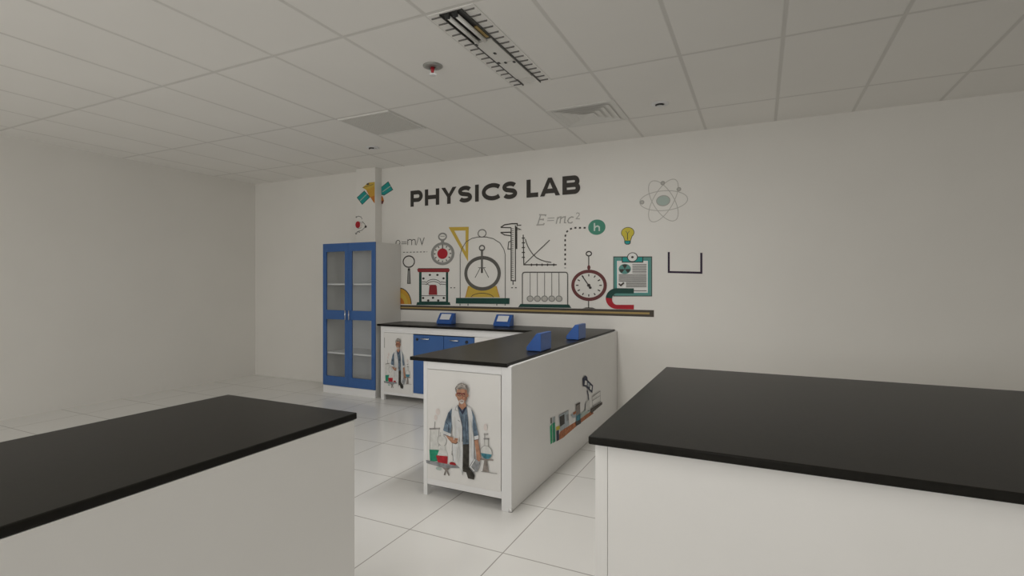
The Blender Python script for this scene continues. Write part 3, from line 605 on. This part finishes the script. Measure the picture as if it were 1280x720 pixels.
# momentum formula and its dotted underline, left part behind the cabinet
a = wall(); p = 'glyphs'
def q2(*pts, w=.010): a.line(p, KG, list(pts), w)
q2(*a.arc(*((-4.2094, 1.9095), (0.0313, 0.0284)), 200, -90, 14)); q2((-4.2407, 1.9263), (-4.2486, 1.8350)); q2((-4.1547, 1.9139), (-4.0697, 1.9110), w=.008); q2((-4.1547, 1.8919), (-4.0697, 1.8891), w=.008)
q2((-4.0544, 1.9463), (-4.0544, 1.8730)); q2((-4.0544, 1.9260), (-4.0314, 1.9424), (-4.0008, 1.9397), (-3.9932, 1.9207), (-3.9932, 1.8710)); q2((-3.9932, 1.9239), (-3.9704, 1.9401), (-3.9439, 1.9376), (-3.9364, 1.9187), (-3.9364, 1.8692)); q2((-3.9213, 1.8656), (-3.8856, 1.9663), w=.007)
q2((-3.8668, 1.9563), (-3.8351, 1.8721), (-3.7998, 1.9599))
a.dashes('underline', KG, [(-4.1276, 1.7812), (-3.7536, 1.7777)], .009, .030, .022)
a.done(name='formula_mural_art', label='black =m/V formula with dashed underline on the wall beside the cabinet')

# green h disc and dashed connector
a = wall()
a.dashes('connector', K, [(-1.6954, 1.9825), (-1.8228, 1.9885), (-1.8725, 1.9781), (-1.9143, 1.9483), (-1.9293, 1.9014), (-1.9293, 1.5490)], .019, .024, .028)
a.disc('disc', MG, *((-1.5722, 1.9836), (0.0950, 0.0821))); 
for pts in ([(-1.5975, 2.0292), (-1.5975, 1.9441)], [(-1.5962, 1.9755), (-1.5831, 1.9903), (-1.5624, 1.9960), (-1.5453, 1.9832), (-1.5440, 1.9418)]): a.line('letter', HT, pts, .016)
a.done(name='letter_disc_mural_art', label='green disc with letter h and dashed line on the back wall')

# light bulb
a = wall(); k, r = (-1.2411, 1.9118), (0.0632, 0.0511)
a.disc('glass', K, k, (r[0] + .006, r[1] + .006)); a.poly('glass', K, [(-1.2971, 1.8945), (-1.1856, 1.8899), (-1.2096, 1.8249), (-1.2743, 1.8272)])
a.disc('glass', BU, k, r); a.poly('glass', BU, [(-1.2879, 1.8881), (-1.1946, 1.8843), (-1.2155, 1.8282), (-1.2683, 1.8300)])
a.line('filament', K, [(-1.2426, 1.8366), (-1.2426, 1.9043)], .008); a.line('filament', KG, [(-1.2607, 1.9292), (-1.2426, 1.9013), (-1.2230, 1.9275)], .006)
a.poly('cap', K, [(-1.2773, 1.8304), (-1.2081, 1.8279), (-1.2110, 1.7980), (-1.2276, 1.7865), (-1.2577, 1.7875), (-1.2743, 1.8001)]); a.poly('cap', TE, [(-1.2698, 1.8241), (-1.2155, 1.8222), (-1.2185, 1.8027), (-1.2306, 1.7941), (-1.2547, 1.7949), (-1.2667, 1.8044)])
a.done(name='light_bulb_mural_art', label='yellow light bulb graphic with teal cap on the wall above the clipboard')

# atom
a = wall(); c, r = (-0.8816, 2.2187), (0.0696, 0.0555)
def orbit(ang, rx, rz):
    ca, sa = math.cos(ang), math.sin(ang)
    a.line('orbit', FAINT, [(c[0] + rx * math.cos(q_) * ca - rz * math.sin(q_) * sa, c[1] + rx * math.cos(q_) * sa + rz * math.sin(q_) * ca) for q_ in [2 * PI * i / 48 for i in range(48)]], .007, True)
for g_ in (0, PI / 3, -PI / 3): orbit(g_, .235, .10)
a.disc('nucleus', LG, c, r); a.disc('nucleus', PT, c, (r[0] - .008, r[1] - .008))
for cc, rr in [((-1.0932, 2.217), (0.0235, 0.0223)), ((-0.8858, 2.3964), (0.0227, 0.0219)), ((-0.7295, 2.322), (0.0221, 0.0216))]:
    a.disc('electron', LG, cc, rr); a.disc('electron', FAINT, cc, (rr[0] * .5, rr[1] * .5))
a.done(name='atom_mural_art', label='faint grey atom graphic with pale teal nucleus right of the lettering')

# shelf band
a = wall(.0010)
a.poly('board', BR, [(-4.3339, 1.1039), (-0.9730, 1.1104), (-0.9730, 1.0403), (-4.3339, 1.0457)])
a.poly('board', GOLD, [(-4.3339, 1.0810), (-1.0171, 1.0857), (-1.0171, 1.0660), (-4.3339, 1.0634)])
a.done(name='shelf_mural_art', label='long dark brown shelf band with gold stripe printed under the instruments')

# magnifier
a = wall(); a.ring('lens_rim', K, *((-4.0390, 1.6605), (0.0881, 0.0717)), .016)
a.poly('handle', K, [(-4.0544, 1.5765), (-4.0199, 1.5760), (-4.0085, 1.3768), (-4.0659, 1.3767)]); a.poly('handle', GR, [(-4.0486, 1.5452), (-4.0256, 1.5450), (-4.0199, 1.3861), (-4.0544, 1.3861)])
a.done(name='magnifying_glass_mural_art', label='black outlined magnifying glass graphic on the wall beside the cabinet')

# quarter dial behind the cabinet
a = wall(); c, r = (-4.1859, 1.1169), (0.1795, 0.1983)
a.disc('dial', K, c, (r[0] + .012, r[1] + .012), 0, 180); a.disc('dial', OR, c, r, 0, 180); a.disc('dial', YE, c, (r[0] * .72, r[1] * .72), 0, 180); a.disc('hub', ORR, c, (r[0] * .42, r[1] * .42), 0, 180)
a.done(name='dial_mural_art', label='orange and yellow half dial graphic partly hidden by the cabinet')

# galvanometer with red roof
a = wall(); p = 'case'
a.poly(p, DG, [(-3.8799, 1.5388), (-3.4467, 1.5344), (-3.4467, 1.1523), (-3.8799, 1.1454)]); a.poly(p, WH, [(-3.8407, 1.5230), (-3.4786, 1.5197), (-3.4786, 1.1608), (-3.8407, 1.1553)])
a.poly('roof', DRD, [(-3.9100, 1.5592), (-3.8837, 1.5743), (-3.4467, 1.5688), (-3.4220, 1.5506), (-3.4361, 1.5208), (-3.8949, 1.5251)]); a.line('roof', BR, [(-3.8949, 1.5714), (-3.4361, 1.5657)], .007)
a.poly('base', DG, [(-3.9100, 1.1450), (-3.4220, 1.1527), (-3.4115, 1.1170), (-3.9213, 1.1076)])
for c, r in [((-3.8128, 1.4444), (0.0186, 0.0138)), ((-3.715, 1.4883), (0.0183, 0.0137)), ((-3.6022, 1.4875), (0.0181, 0.0136)), ((-3.5124, 1.4447), (0.0178, 0.0135)), ((-3.8165, 1.1987), (0.0186, 0.0138)), ((-3.6674, 1.2036), (0.0182, 0.0137)), ((-3.5089, 1.2025), (0.0178, 0.0135)), ((-3.7388, 1.1691), (0.0184, 0.0138)), ((-3.5895, 1.1712), (0.018, 0.0136))]: a.disc('screw', K, c, r, n=12)
for dz in (0, -.027): a.line('scale_arc', KG, [(u, v + dz) for u, v in [(-3.8351, 1.4015), (-3.7812, 1.4014)] + a.arc(*((-3.6620, 1.3541), (0.1201, 0.0791)), 150, 30, 14) + [(-3.5446, 1.4011), (-3.4786, 1.3951)]], .008)
a.line('scale_arc', KG, [(-3.8407, 1.2276), (-3.4786, 1.2314)], .008); a.line('pointer', K, [(-3.7628, 1.3799), (-3.6985, 1.3495)], .007)
a.poly('coil', DRD, [(-3.7205, 1.3494), (-3.6112, 1.3497), (-3.6040, 1.2407), (-3.7315, 1.2394)]); a.disc('coil', DRD, *((-3.6656, 1.3496), (0.0510, 0.0213))); a.line('coil', WH, [(-3.6948, 1.3678), (-3.6365, 1.3679)], .006)
a.done(name='galvanometer_mural_art', label='framed galvanometer graphic with red roof and red coil on dark green base')

# stopwatch
a = wall(); c, r = (-3.5267, 1.7491), (0.1716, 0.1416)
a.ring('crown', GR, *((-3.5285, 1.9585), (0.0554, 0.0407)), .020); a.line('crown', GR, [(-3.5607, 1.9658), (-3.4964, 1.9633)], .008); a.poly('crown', GR, [(-3.5572, 1.9234), (-3.5000, 1.9213), (-3.5071, 1.8810), (-3.5464, 1.8823)])
a.disc('case', GR, c, r); a.disc('dial', PAPER, c, (r[0] * .80, r[1] * .80)); a.ring('dial', LG, c, (r[0] * .78, r[1] * .78), .010)
for i in range(12):
    q_ = 2 * PI * i / 12; a.line('tick', KG, [(c[0] + r[0] * .60 * math.cos(q_), c[1] + r[1] * .60 * math.sin(q_)), (c[0] + r[0] * .74 * math.cos(q_), c[1] + r[1] * .74 * math.sin(q_))], .014)
a.disc('centre', RD, c, (r[0] * .44, r[1] * .46)); a.line('hand', K, [(-3.5267, 1.8063), (-3.5249, 1.8620)], .014)
a.done(name='stopwatch_mural_art', label='grey stopwatch graphic with round red centre beside the yellow set square')

# dotted marks either side of the bell jar
for (pa, pb, lb) in (((-3.4150, 1.3292), (-3.3414, 1.3295), 'short dotted mark on the wall between galvanometer and bell jar'), ((-2.5874, 1.3329), (-2.4973, 1.3333), 'short dotted mark on the wall between caliper and swinging balls cradle')):
    a = wall(); a.dashes('mark', K, [pa, pb], .011, .022, .026)
    a.done(name='dotted_mark_mural_art', label=lb, group='short dotted marks of the mural')

# yellow set square
a = wall(.0008); a.line('frame', YE, [(-3.3994, 2.0485), (-3.1766, 2.0415), (-3.1822, 1.7046)], .044, True)
a.done(name='set_square_mural_art', label='yellow triangular set square graphic behind the bell jar outline')

# bell jar with ring gauge
a = wall(.0030)
a.line('jar', KG, [(-3.2739, 1.2008), (-3.2739, 1.7308), (-3.2495, 1.8029), (-3.1934, 1.8816), (-3.1100, 1.9218), (-3.0276, 1.9346), (-2.9103, 1.9301), (-2.8213, 1.9078), (-2.7335, 1.8548), (-2.6813, 1.7786), (-2.6640, 1.7162), (-2.6640, 1.2086)], .009)
a.ring('knob', KG, *((-2.9714, 1.9767), (0.0542, 0.0443)), .010)
a.poly('stand', YE, [(-3.1655, 1.3513), (-2.7772, 1.3522), (-2.7370, 1.2201), (-3.2027, 1.2145)]); a.line('stand', ORR, [(-3.1469, 1.3466), (-3.2027, 1.2145)], .006); a.line('stand', ORR, [(-2.7825, 1.3475), (-2.7370, 1.2201)], .006)
a.line('stand', BR, a.arc(*((-2.9678, 1.2094), (0.1534, 0.0569)), 170, 10, 14), .008)
c, r = (-2.9678, 1.5021), (0.2257, 0.1851); a.disc('dial', M_WALL, c, r); a.ring('ring', KG, c, r, .042)
a.line('pointer', K, [(-2.9714, 1.7869), (-2.9714, 1.5052)], .026); a.line('pointer', GR, [(-2.9714, 1.7679), (-2.9714, 1.5654)], .006); a.ring('pointer', KG, *((-2.9714, 1.8027), (0.0343, 0.0301)), .014)
a.line('leaf', KG, [(-2.9931, 1.5688), (-3.0641, 1.4519)], .009); a.line('leaf', KG, [(-2.9498, 1.5683), (-2.8799, 1.4510)], .009); a.line('leaf', KG, [(-3.0221, 1.5692), (-2.9210, 1.5679)], .008)
a.poly('base', DG, [(-3.3307, 1.2065), (-2.6055, 1.2124), (-2.6089, 1.1445), (-3.3345, 1.1383)])
for p0, p1 in [[(-3.2739, 1.1361), (-3.2739, 1.1135)], [(-3.1618, 1.1381), (-3.1618, 1.1156)], [(-2.772, 1.1448), (-2.772, 1.123)], [(-2.664, 1.1467), (-2.664, 1.125)]]: a.line('peg', DG, [p0, p1], .010)
a.done(name='bell_jar_mural_art', label='bell jar outline over a black ring gauge on ochre stand and green base')

# vernier caliper
a = wall(.0014)
a.line('bar', K, [(-2.5884, 2.0253), (-2.5884, 1.4158), (-2.5339, 1.4126), (-2.5339, 2.0504)], .013); a.line('bar', K, [(-2.5645, 1.4157), (-2.5645, 1.3666)], .012)
a.line('jaw', K, [(-2.7247, 2.0348), (-2.6726, 2.0633), (-2.5781, 2.0710), (-2.5102, 2.0676), (-2.5102, 2.0462)], .014); a.line('jaw', K, [(-2.7247, 2.0348), (-2.5884, 2.0253)], .012); a.line('jaw', K, [(-2.5186, 2.0466), (-2.4597, 2.0498)], .010)
a.line('jaw', K, [(-2.7247, 1.9757), (-2.6021, 1.9736), (-2.5884, 1.9607)], .014); a.line('jaw', K, [(-2.7247, 1.9757), (-2.6726, 1.9456), (-2.5952, 1.9332)], .012); a.line('jaw', K, [(-2.5186, 2.0006), (-2.4630, 1.9981), (-2.5186, 2.0221)], .010)
a.line('slide', K, [(-2.5203, 2.0344), (-2.5203, 1.7771)], .022); a.line('slide', KG, [(-2.5952, 1.8686), (-2.6192, 1.8602), (-2.6295, 1.7802), (-2.5850, 1.7789)], .012)
g0, g1, g2 = (-2.5781, 2.0125), (-2.5543, 2.0115), (-2.5781, 1.4511)
for i in range(26): a.line('graduation', K, [(g0[0], g0[1] + (g2[1] - g0[1]) * i / 25), (g1[0], g0[1] + (g2[1] - g0[1]) * i / 25)], .006)
a.done(name='caliper_mural_art', label='tall black vernier caliper graphic pointing down between jar and graph')

# graph
a = wall()
a.line('axis', K, [(-2.4354, 1.9385), (-2.4282, 1.5955), (-2.0281, 1.5893)], .013)
for p0, p1 in [[(-2.4536, 1.9013), (-2.4138, 1.8998)], [(-2.4536, 1.8468), (-2.4138, 1.8454)], [(-2.4536, 1.7923), (-2.4138, 1.7911)], [(-2.4536, 1.7362), (-2.4138, 1.7352)], [(-2.4536, 1.6801), (-2.4138, 1.6792)]]: a.line('tick', K, [p0, p1], .012)
for p0, p1 in [[(-2.333, 1.6071), (-2.333, 1.5793)], [(-2.2674, 1.606), (-2.2674, 1.5784)], [(-2.2024, 1.605), (-2.2024, 1.5774)], [(-2.1363, 1.6039), (-2.1363, 1.5765)], [(-2.0622, 1.6026), (-2.0622, 1.5754)]]: a.line('tick', K, [p0, p1], .014)
a.line('plot', KG, [(-2.4246, 1.5971), (-2.1103, 1.8657)], .011)
a.line('plot', KG, [(-2.4083, 1.8880), (-2.3957, 1.8465), (-2.3778, 1.8048), (-2.3509, 1.7598), (-2.3152, 1.7130), (-2.2709, 1.6729), (-2.2181, 1.6458), (-2.1571, 1.6268), (-2.0914, 1.6160)], .011)
a.done(name='graph_mural_art', label='small black axes graph with rising line and falling curve on the wall')

# cradle of swinging balls
a = wall()
a.line('frame', KG, [(-2.4463, 1.1421), (-2.4463, 1.4852), (-2.4354, 1.5049), (-2.4138, 1.5097), (-1.9300, 1.5052), (-1.9099, 1.5003), (-1.8999, 1.4812), (-1.8999, 1.1519)], .013)
for (c, r), p0, p1 in [[((-2.3491, 1.2093), (0.0429, 0.036)), (-2.3491, 1.5058), (-2.3491, 1.2454)], [((-2.2603, 1.2105), (0.0423, 0.0358)), (-2.2603, 1.505), (-2.2603, 1.2463)], [((-2.1727, 1.2116), (0.0418, 0.0356)), (-2.1727, 1.5042), (-2.1727, 1.2472)], [((-2.0862, 1.2128), (0.0412, 0.0353)), (-2.0862, 1.5035), (-2.0862, 1.2481)], [((-2.0009, 1.2139), (0.0407, 0.0351)), (-2.0009, 1.5027), (-2.0009, 1.249)]]:
    a.line('string', KG, [p0, p1], .007); a.disc('ball', GR, c, r); a.disc('ball', FAINT, c, (r[0] * .72, r[1] * .72))
a.poly('base', DG, [(-2.4973, 1.1114), (-2.4681, 1.1483), (-1.8832, 1.1521), (-1.8566, 1.1147)])
a.done(name='ball_cradle_mural_art', label='five hanging balls cradle graphic on a dark green base')

# dial gauge
a = wall(); c, r = (-1.6599, 1.3622), (0.1803, 0.1508)
a.line('stem', KG, [(-1.6615, 1.6763), (-1.6615, 1.5177)], .013); a.line('stem', KG, [(-1.6631, 1.2037), (-1.6631, 1.1135)], .013); a.disc('stem', MR, *((-1.6599, 1.5534), (0.0177, 0.0264))); a.ring('loop', K, *((-1.6599, 1.7026), (0.0290, 0.0233)), .013)
a.disc('dial', PAPER, c, r); a.ring('rim', MR, c, (r[0] * 1.0, r[1] * 1.0), .036)
for i in range(12):
    q_ = 2 * PI * i / 12; a.line('tick', K, [(c[0] + r[0] * .64 * math.cos(q_), c[1] + r[1] * .64 * math.sin(q_)), (c[0] + r[0] * .80 * math.cos(q_), c[1] + r[1] * .80 * math.sin(q_))], .012)
a.line('hand', K, [(-1.7376, 1.4684), (-1.6406, 1.3343)], .012); a.disc('hand', K, *((-1.6599, 1.3622), (0.0193, 0.0171))); a.disc('hand', K, *((-1.6438, 1.3374), (0.0161, 0.0140)))
a.poly('foot', K, [(-1.7278, 1.1121), (-1.6921, 1.1238), (-1.6197, 1.1237), (-1.5831, 1.1121)])
a.done(name='dial_gauge_mural_art', label='round dial gauge graphic with thick maroon rim on the back wall')

# clipboard
a = wall()
a.poly('board', K, [(-1.3935, 1.6671), (-0.9917, 1.6581), (-0.9917, 1.2500), (-1.3935, 1.2455)]); a.poly('board', TG, [(-1.3858, 1.6578), (-0.9990, 1.6494), (-0.9990, 1.2573), (-1.3858, 1.2532)]); a.poly('paper', TE, [(-1.3643, 1.6270), (-1.0265, 1.6204), (-1.0265, 1.2806), (-1.3643, 1.2777)]); a.poly('paper', WH, [(-1.3551, 1.6207), (-1.0338, 1.6147), (-1.0338, 1.2865), (-1.3551, 1.2839)])
a.poly('clip', K, [(-1.3031, 1.6651), (-1.0806, 1.6601), (-1.0806, 1.5963), (-1.3031, 1.6001)]); a.poly('clip', TE, [(-1.2940, 1.6558), (-1.0894, 1.6514), (-1.0894, 1.6053), (-1.2940, 1.6090)])
a.disc('clip_ring', K, *((-1.1916, 1.6551), (0.0553, 0.0494))); a.disc('clip_ring', WH, *((-1.1916, 1.6551), (0.0463, 0.0419))); a.disc('clip_ring', BR, *((-1.1916, 1.6551), (0.0134, 0.0120)))
c, r = (-1.2713, 1.5332), (0.0636, 0.0528); a.disc('hazard_sign', TG, c, r)
for g_ in (90, 210, 330): a.poly('hazard_sign', K, [c] + a.arc(c, (r[0] * .9, r[1] * .9), g_ - 28, g_ + 28, 8))
a.disc('hazard_sign', TG, c, (r[0] * .2, r[1] * .2)); a.disc('hazard_sign', K, c, (r[0] * .12, r[1] * .12))
for q_ in [[(-1.1916, 1.5832), (-1.0469, 1.5809), (-1.0469, 1.5757), (-1.1916, 1.578)], [(-1.1916, 1.5706), (-1.0469, 1.5685), (-1.0469, 1.5633), (-1.1916, 1.5654)], [(-1.1916, 1.558), (-1.0469, 1.556), (-1.0469, 1.5508), (-1.1916, 1.5528)], [(-1.1916, 1.5455), (-1.0469, 1.5436), (-1.0469, 1.5384), (-1.1916, 1.5402)], [(-1.1916, 1.5329), (-1.0469, 1.5312), (-1.0469, 1.526), (-1.1916, 1.5277)], [(-1.1916, 1.5203), (-1.0469, 1.5187), (-1.0469, 1.5135), (-1.1916, 1.5151)], [(-1.1916, 1.5077), (-1.0469, 1.5063), (-1.0469, 1.5011), (-1.1916, 1.5025)], [(-1.1916, 1.4952), (-1.0469, 1.4939), (-1.0469, 1.4887), (-1.1916, 1.4899)], [(-1.3336, 1.4779), (-1.0469, 1.4758), (-1.0469, 1.4699), (-1.3336, 1.4719)], [(-1.3336, 1.464), (-1.0469, 1.4622), (-1.0469, 1.4563), (-1.3336, 1.4579)], [(-1.3336, 1.4501), (-1.0469, 1.4486), (-1.0469, 1.4427), (-1.3336, 1.444)], [(-1.3336, 1.4361), (-1.0469, 1.435), (-1.0469, 1.429), (-1.3336, 1.4301)], [(-1.3336, 1.4222), (-1.0469, 1.4213), (-1.0469, 1.4154), (-1.3336, 1.4161)], [(-1.3336, 1.4083), (-1.0469, 1.4077), (-1.0469, 1.4018), (-1.3336, 1.4022)], [(-1.2577, 1.3946), (-1.0469, 1.3944), (-1.0469, 1.39), (-1.2577, 1.3901)], [(-1.2577, 1.3831), (-1.0469, 1.3832), (-1.0469, 1.3787), (-1.2577, 1.3786)], [(-1.2577, 1.3717), (-1.0469, 1.3719), (-1.0469, 1.3675), (-1.2577, 1.3672)], [(-1.2577, 1.3602), (-1.0469, 1.3607), (-1.0469, 1.3562), (-1.2577, 1.3557)], [(-1.2577, 1.3488), (-1.0469, 1.3494), (-1.0469, 1.345), (-1.2577, 1.3443)]]: a.poly('text_line', KG, q_)
a.poly('text_line', K, [(-1.1767, 1.3108), (-1.0469, 1.3115), (-1.0469, 1.3056), (-1.1767, 1.3048)]); a.line('check_mark', BR, [(-1.3336, 1.3810), (-1.3123, 1.3614), (-1.2789, 1.3901)], .016)
a.done(name='clipboard_mural_art', label='teal clipboard graphic with hazard sign and printed lines on the wall')

# horseshoe magnet
a = wall(.0050)
def mag(part, m, a0, a1, tail):
    co, ro = (-1.3535, 1.2232), (0.1196, 0.1092); ci, ri = (-1.3535, 1.2187), (0.0521, 0.0607)
    out = a.arc(co, ro, a0, a1, 12); inn = a.arc(ci, ri, a1, a0, 12)
    a.poly(part, m, out + inn)
mag('pole', DG, 90, 176, 0); a.poly('pole', DG, [(-1.3551, 1.3324), (-1.1767, 1.3317), (-1.1767, 1.2793), (-1.3551, 1.2793)])
mag('pole#b', RD, 176, 270, 0); a.poly('pole#b', RD, [(-1.3551, 1.1579), (-1.1767, 1.1612), (-1.1767, 1.1133), (-1.3551, 1.1139)])
a.done(name='magnet_mural_art', label='horseshoe magnet graphic, dark green and red, lying on the printed shelf')

# cut-off outline at the right
a = wall(); a.line('outline', PU, [(-0.8271, 1.6990), (-0.8271, 1.4977), (-0.5183, 1.4870), (-0.5183, 1.6830)], .020)
a.done(name='beaker_mural_art', label='dark purple open-topped outline graphic on the wall right of the clipboard')

# satellite across the pier and the wall
lo = Art(CY, 'Y', .0012)
def pan(art, part, pts, mid):
    art.poly(part, TE, pts); art.line(part, DG, pts, .008, True); art.line(part, PT, mid, .012)
pan(lo, 'solar_panel', [(-4.7800, 2.5125), (-4.6598, 2.5901), (-4.5658, 2.5034), (-4.6928, 2.4166)], [(-4.7342, 2.4642), (-4.6147, 2.5452)])
lo.poly('body', YE, [(-4.6887, 2.6371), (-4.5903, 2.6928), (-4.4850, 2.6934), (-4.4850, 2.6365), (-4.6188, 2.5965)]); lo.disc('body', BR, *((-4.5984, 2.6744), (0.0245, 0.0127))); lo.line('body', BR, [(-4.6887, 2.6339), (-4.5092, 2.6638)], .006)
lo.poly('body', OR, [(-4.6188, 2.5996), (-4.4850, 2.6365), (-4.4850, 2.5007), (-4.5658, 2.5034)]); lo.line('body', ORR, [(-4.6188, 2.5996), (-4.5618, 2.4999)], .008)
lo.poly('thruster', ORR, [(-4.5577, 2.5028), (-4.4850, 2.5165), (-4.4850, 2.4154), (-4.5092, 2.4392)])
hi = wall(.0012); hi.parts = {}
pan(hi, 'solar_panel#r', [(-4.4859, 2.6417), (-4.3690, 2.7088), (-4.2934, 2.5977), (-4.4333, 2.5382), (-4.4859, 2.5518)], [(-4.4656, 2.5823), (-4.3251, 2.6510)])
hi.poly('thruster#r', ORR, [(-4.4940, 2.5267), (-4.4615, 2.5275), (-4.4373, 2.4649), (-4.4575, 2.4246), (-4.4940, 2.4270)]); hi.poly('thruster#r', MR, [(-4.4899, 2.4653), (-4.4413, 2.4684), (-4.4575, 2.4246), (-4.4899, 2.4268)])
lo.parts.update(hi.parts)
lo.done(name='satellite_mural_art', label='teal and orange satellite graphic wrapped around the pier above the cabinet')

# red molecule on the pier
a = Art(CY, 'Y', .0012)
a.line('bond', GR, [(-4.7967, 2.2559), (-4.7550, 2.2664), (-4.7093, 2.2510), (-4.6969, 2.2215)], .010); a.line('bond', GR, [(-4.6969, 2.1959), (-4.6516, 2.1584), (-4.6352, 2.1225), (-4.7011, 2.0776), (-4.7550, 2.0704)], .010)
a.line('bond', KG, [(-4.8009, 2.0337), (-4.7716, 2.0646), (-4.7300, 2.0532)], .010); a.line('bond', LG, [(-4.7591, 2.1927), (-4.6928, 2.1733), (-4.7135, 2.1102), (-4.7716, 2.1033)], .010)
a.disc('atom', CRIM, *((-4.7675, 2.1545), (0.0417, 0.0450))); a.disc('atom', PINK, *((-4.7093, 2.1485), (0.0207, 0.0320))); a.disc('atom', K, *((-4.6352, 2.1225), (0.0184, 0.0159))); a.disc('atom', GR, *((-4.7925, 2.2556), (0.0125, 0.0113))); a.disc('atom', GR, *((-4.7967, 2.0400), (0.0167, 0.0129)))
a.done(name='molecule_mural_art', label='small red and grey molecule graphic on the pier below the satellite')

# ------------------------------------------------------------------ light, sky, camera
def area(name, loc, rot, sx, sy, power, col=(1, 1, 1)):
    l = bpy.data.lights.new(name, 'AREA'); l.shape = 'RECTANGLE'; l.size = sx; l.size_y = sy; l.energy = power; l.color = col
    o = bpy.data.objects.new(name, l); o.location = loc; o.rotation_euler = rot; C.objects.link(o); return o
for i, (a_, b_) in enumerate(WIN):
    area('window_daylight', ((a_ + b_) / 2, YF - .12, (WZ0 + WZ1) / 2), (PI / 2, 0, PI), b_ - a_, WZ1 - WZ0, (40, 50, 28, 12)[i], (1, .98, .95)).rotation_euler = (-PI / 2, 0, PI)
for (x, y, p_) in ((-1.54, 2.975, 36), (-1.54, .10, 22), (-.33, -1.6, 14), (-3.96, -1.665, 20)):
    area('ceiling_lamp', (x, y, ZC - .04), (0, 0, 0), .28, 1.1, p_, (1, .975, .935))
w = bpy.data.worlds.new('sky'); bpy.context.scene.world = w; w.use_nodes = True
w.node_tree.nodes['Background'].inputs['Color'].default_value = (.75, .82, .9, 1)
w.node_tree.nodes['Background'].inputs['Strength'].default_value = .6

TH = math.atan(310 / 644.5)
cd = bpy.data.cameras.new('camera'); cam = bpy.data.objects.new('camera', cd); C.objects.link(cam)
cam.location = (0, 0, 1.385); cam.rotation_euler = (PI / 2, 0, TH)
cd.sensor_width = 36; cd.sensor_fit = 'HORIZONTAL'; cd.lens = 644.5 / 1280 * 36
cd.shift_y = -6 / 1280; cd.clip_start = .02; cd.clip_end = 60
sc = bpy.context.scene; sc.camera = cam
sc.view_settings.view_transform = 'Standard'; sc.view_settings.look = 'None'; sc.view_settings.gamma = 1
sc.view_settings.use_curve_mapping = False; sc.view_settings.exposure = -0.46
sc.cycles.diffuse_bounces = 6; sc.cycles.max_bounces = 10
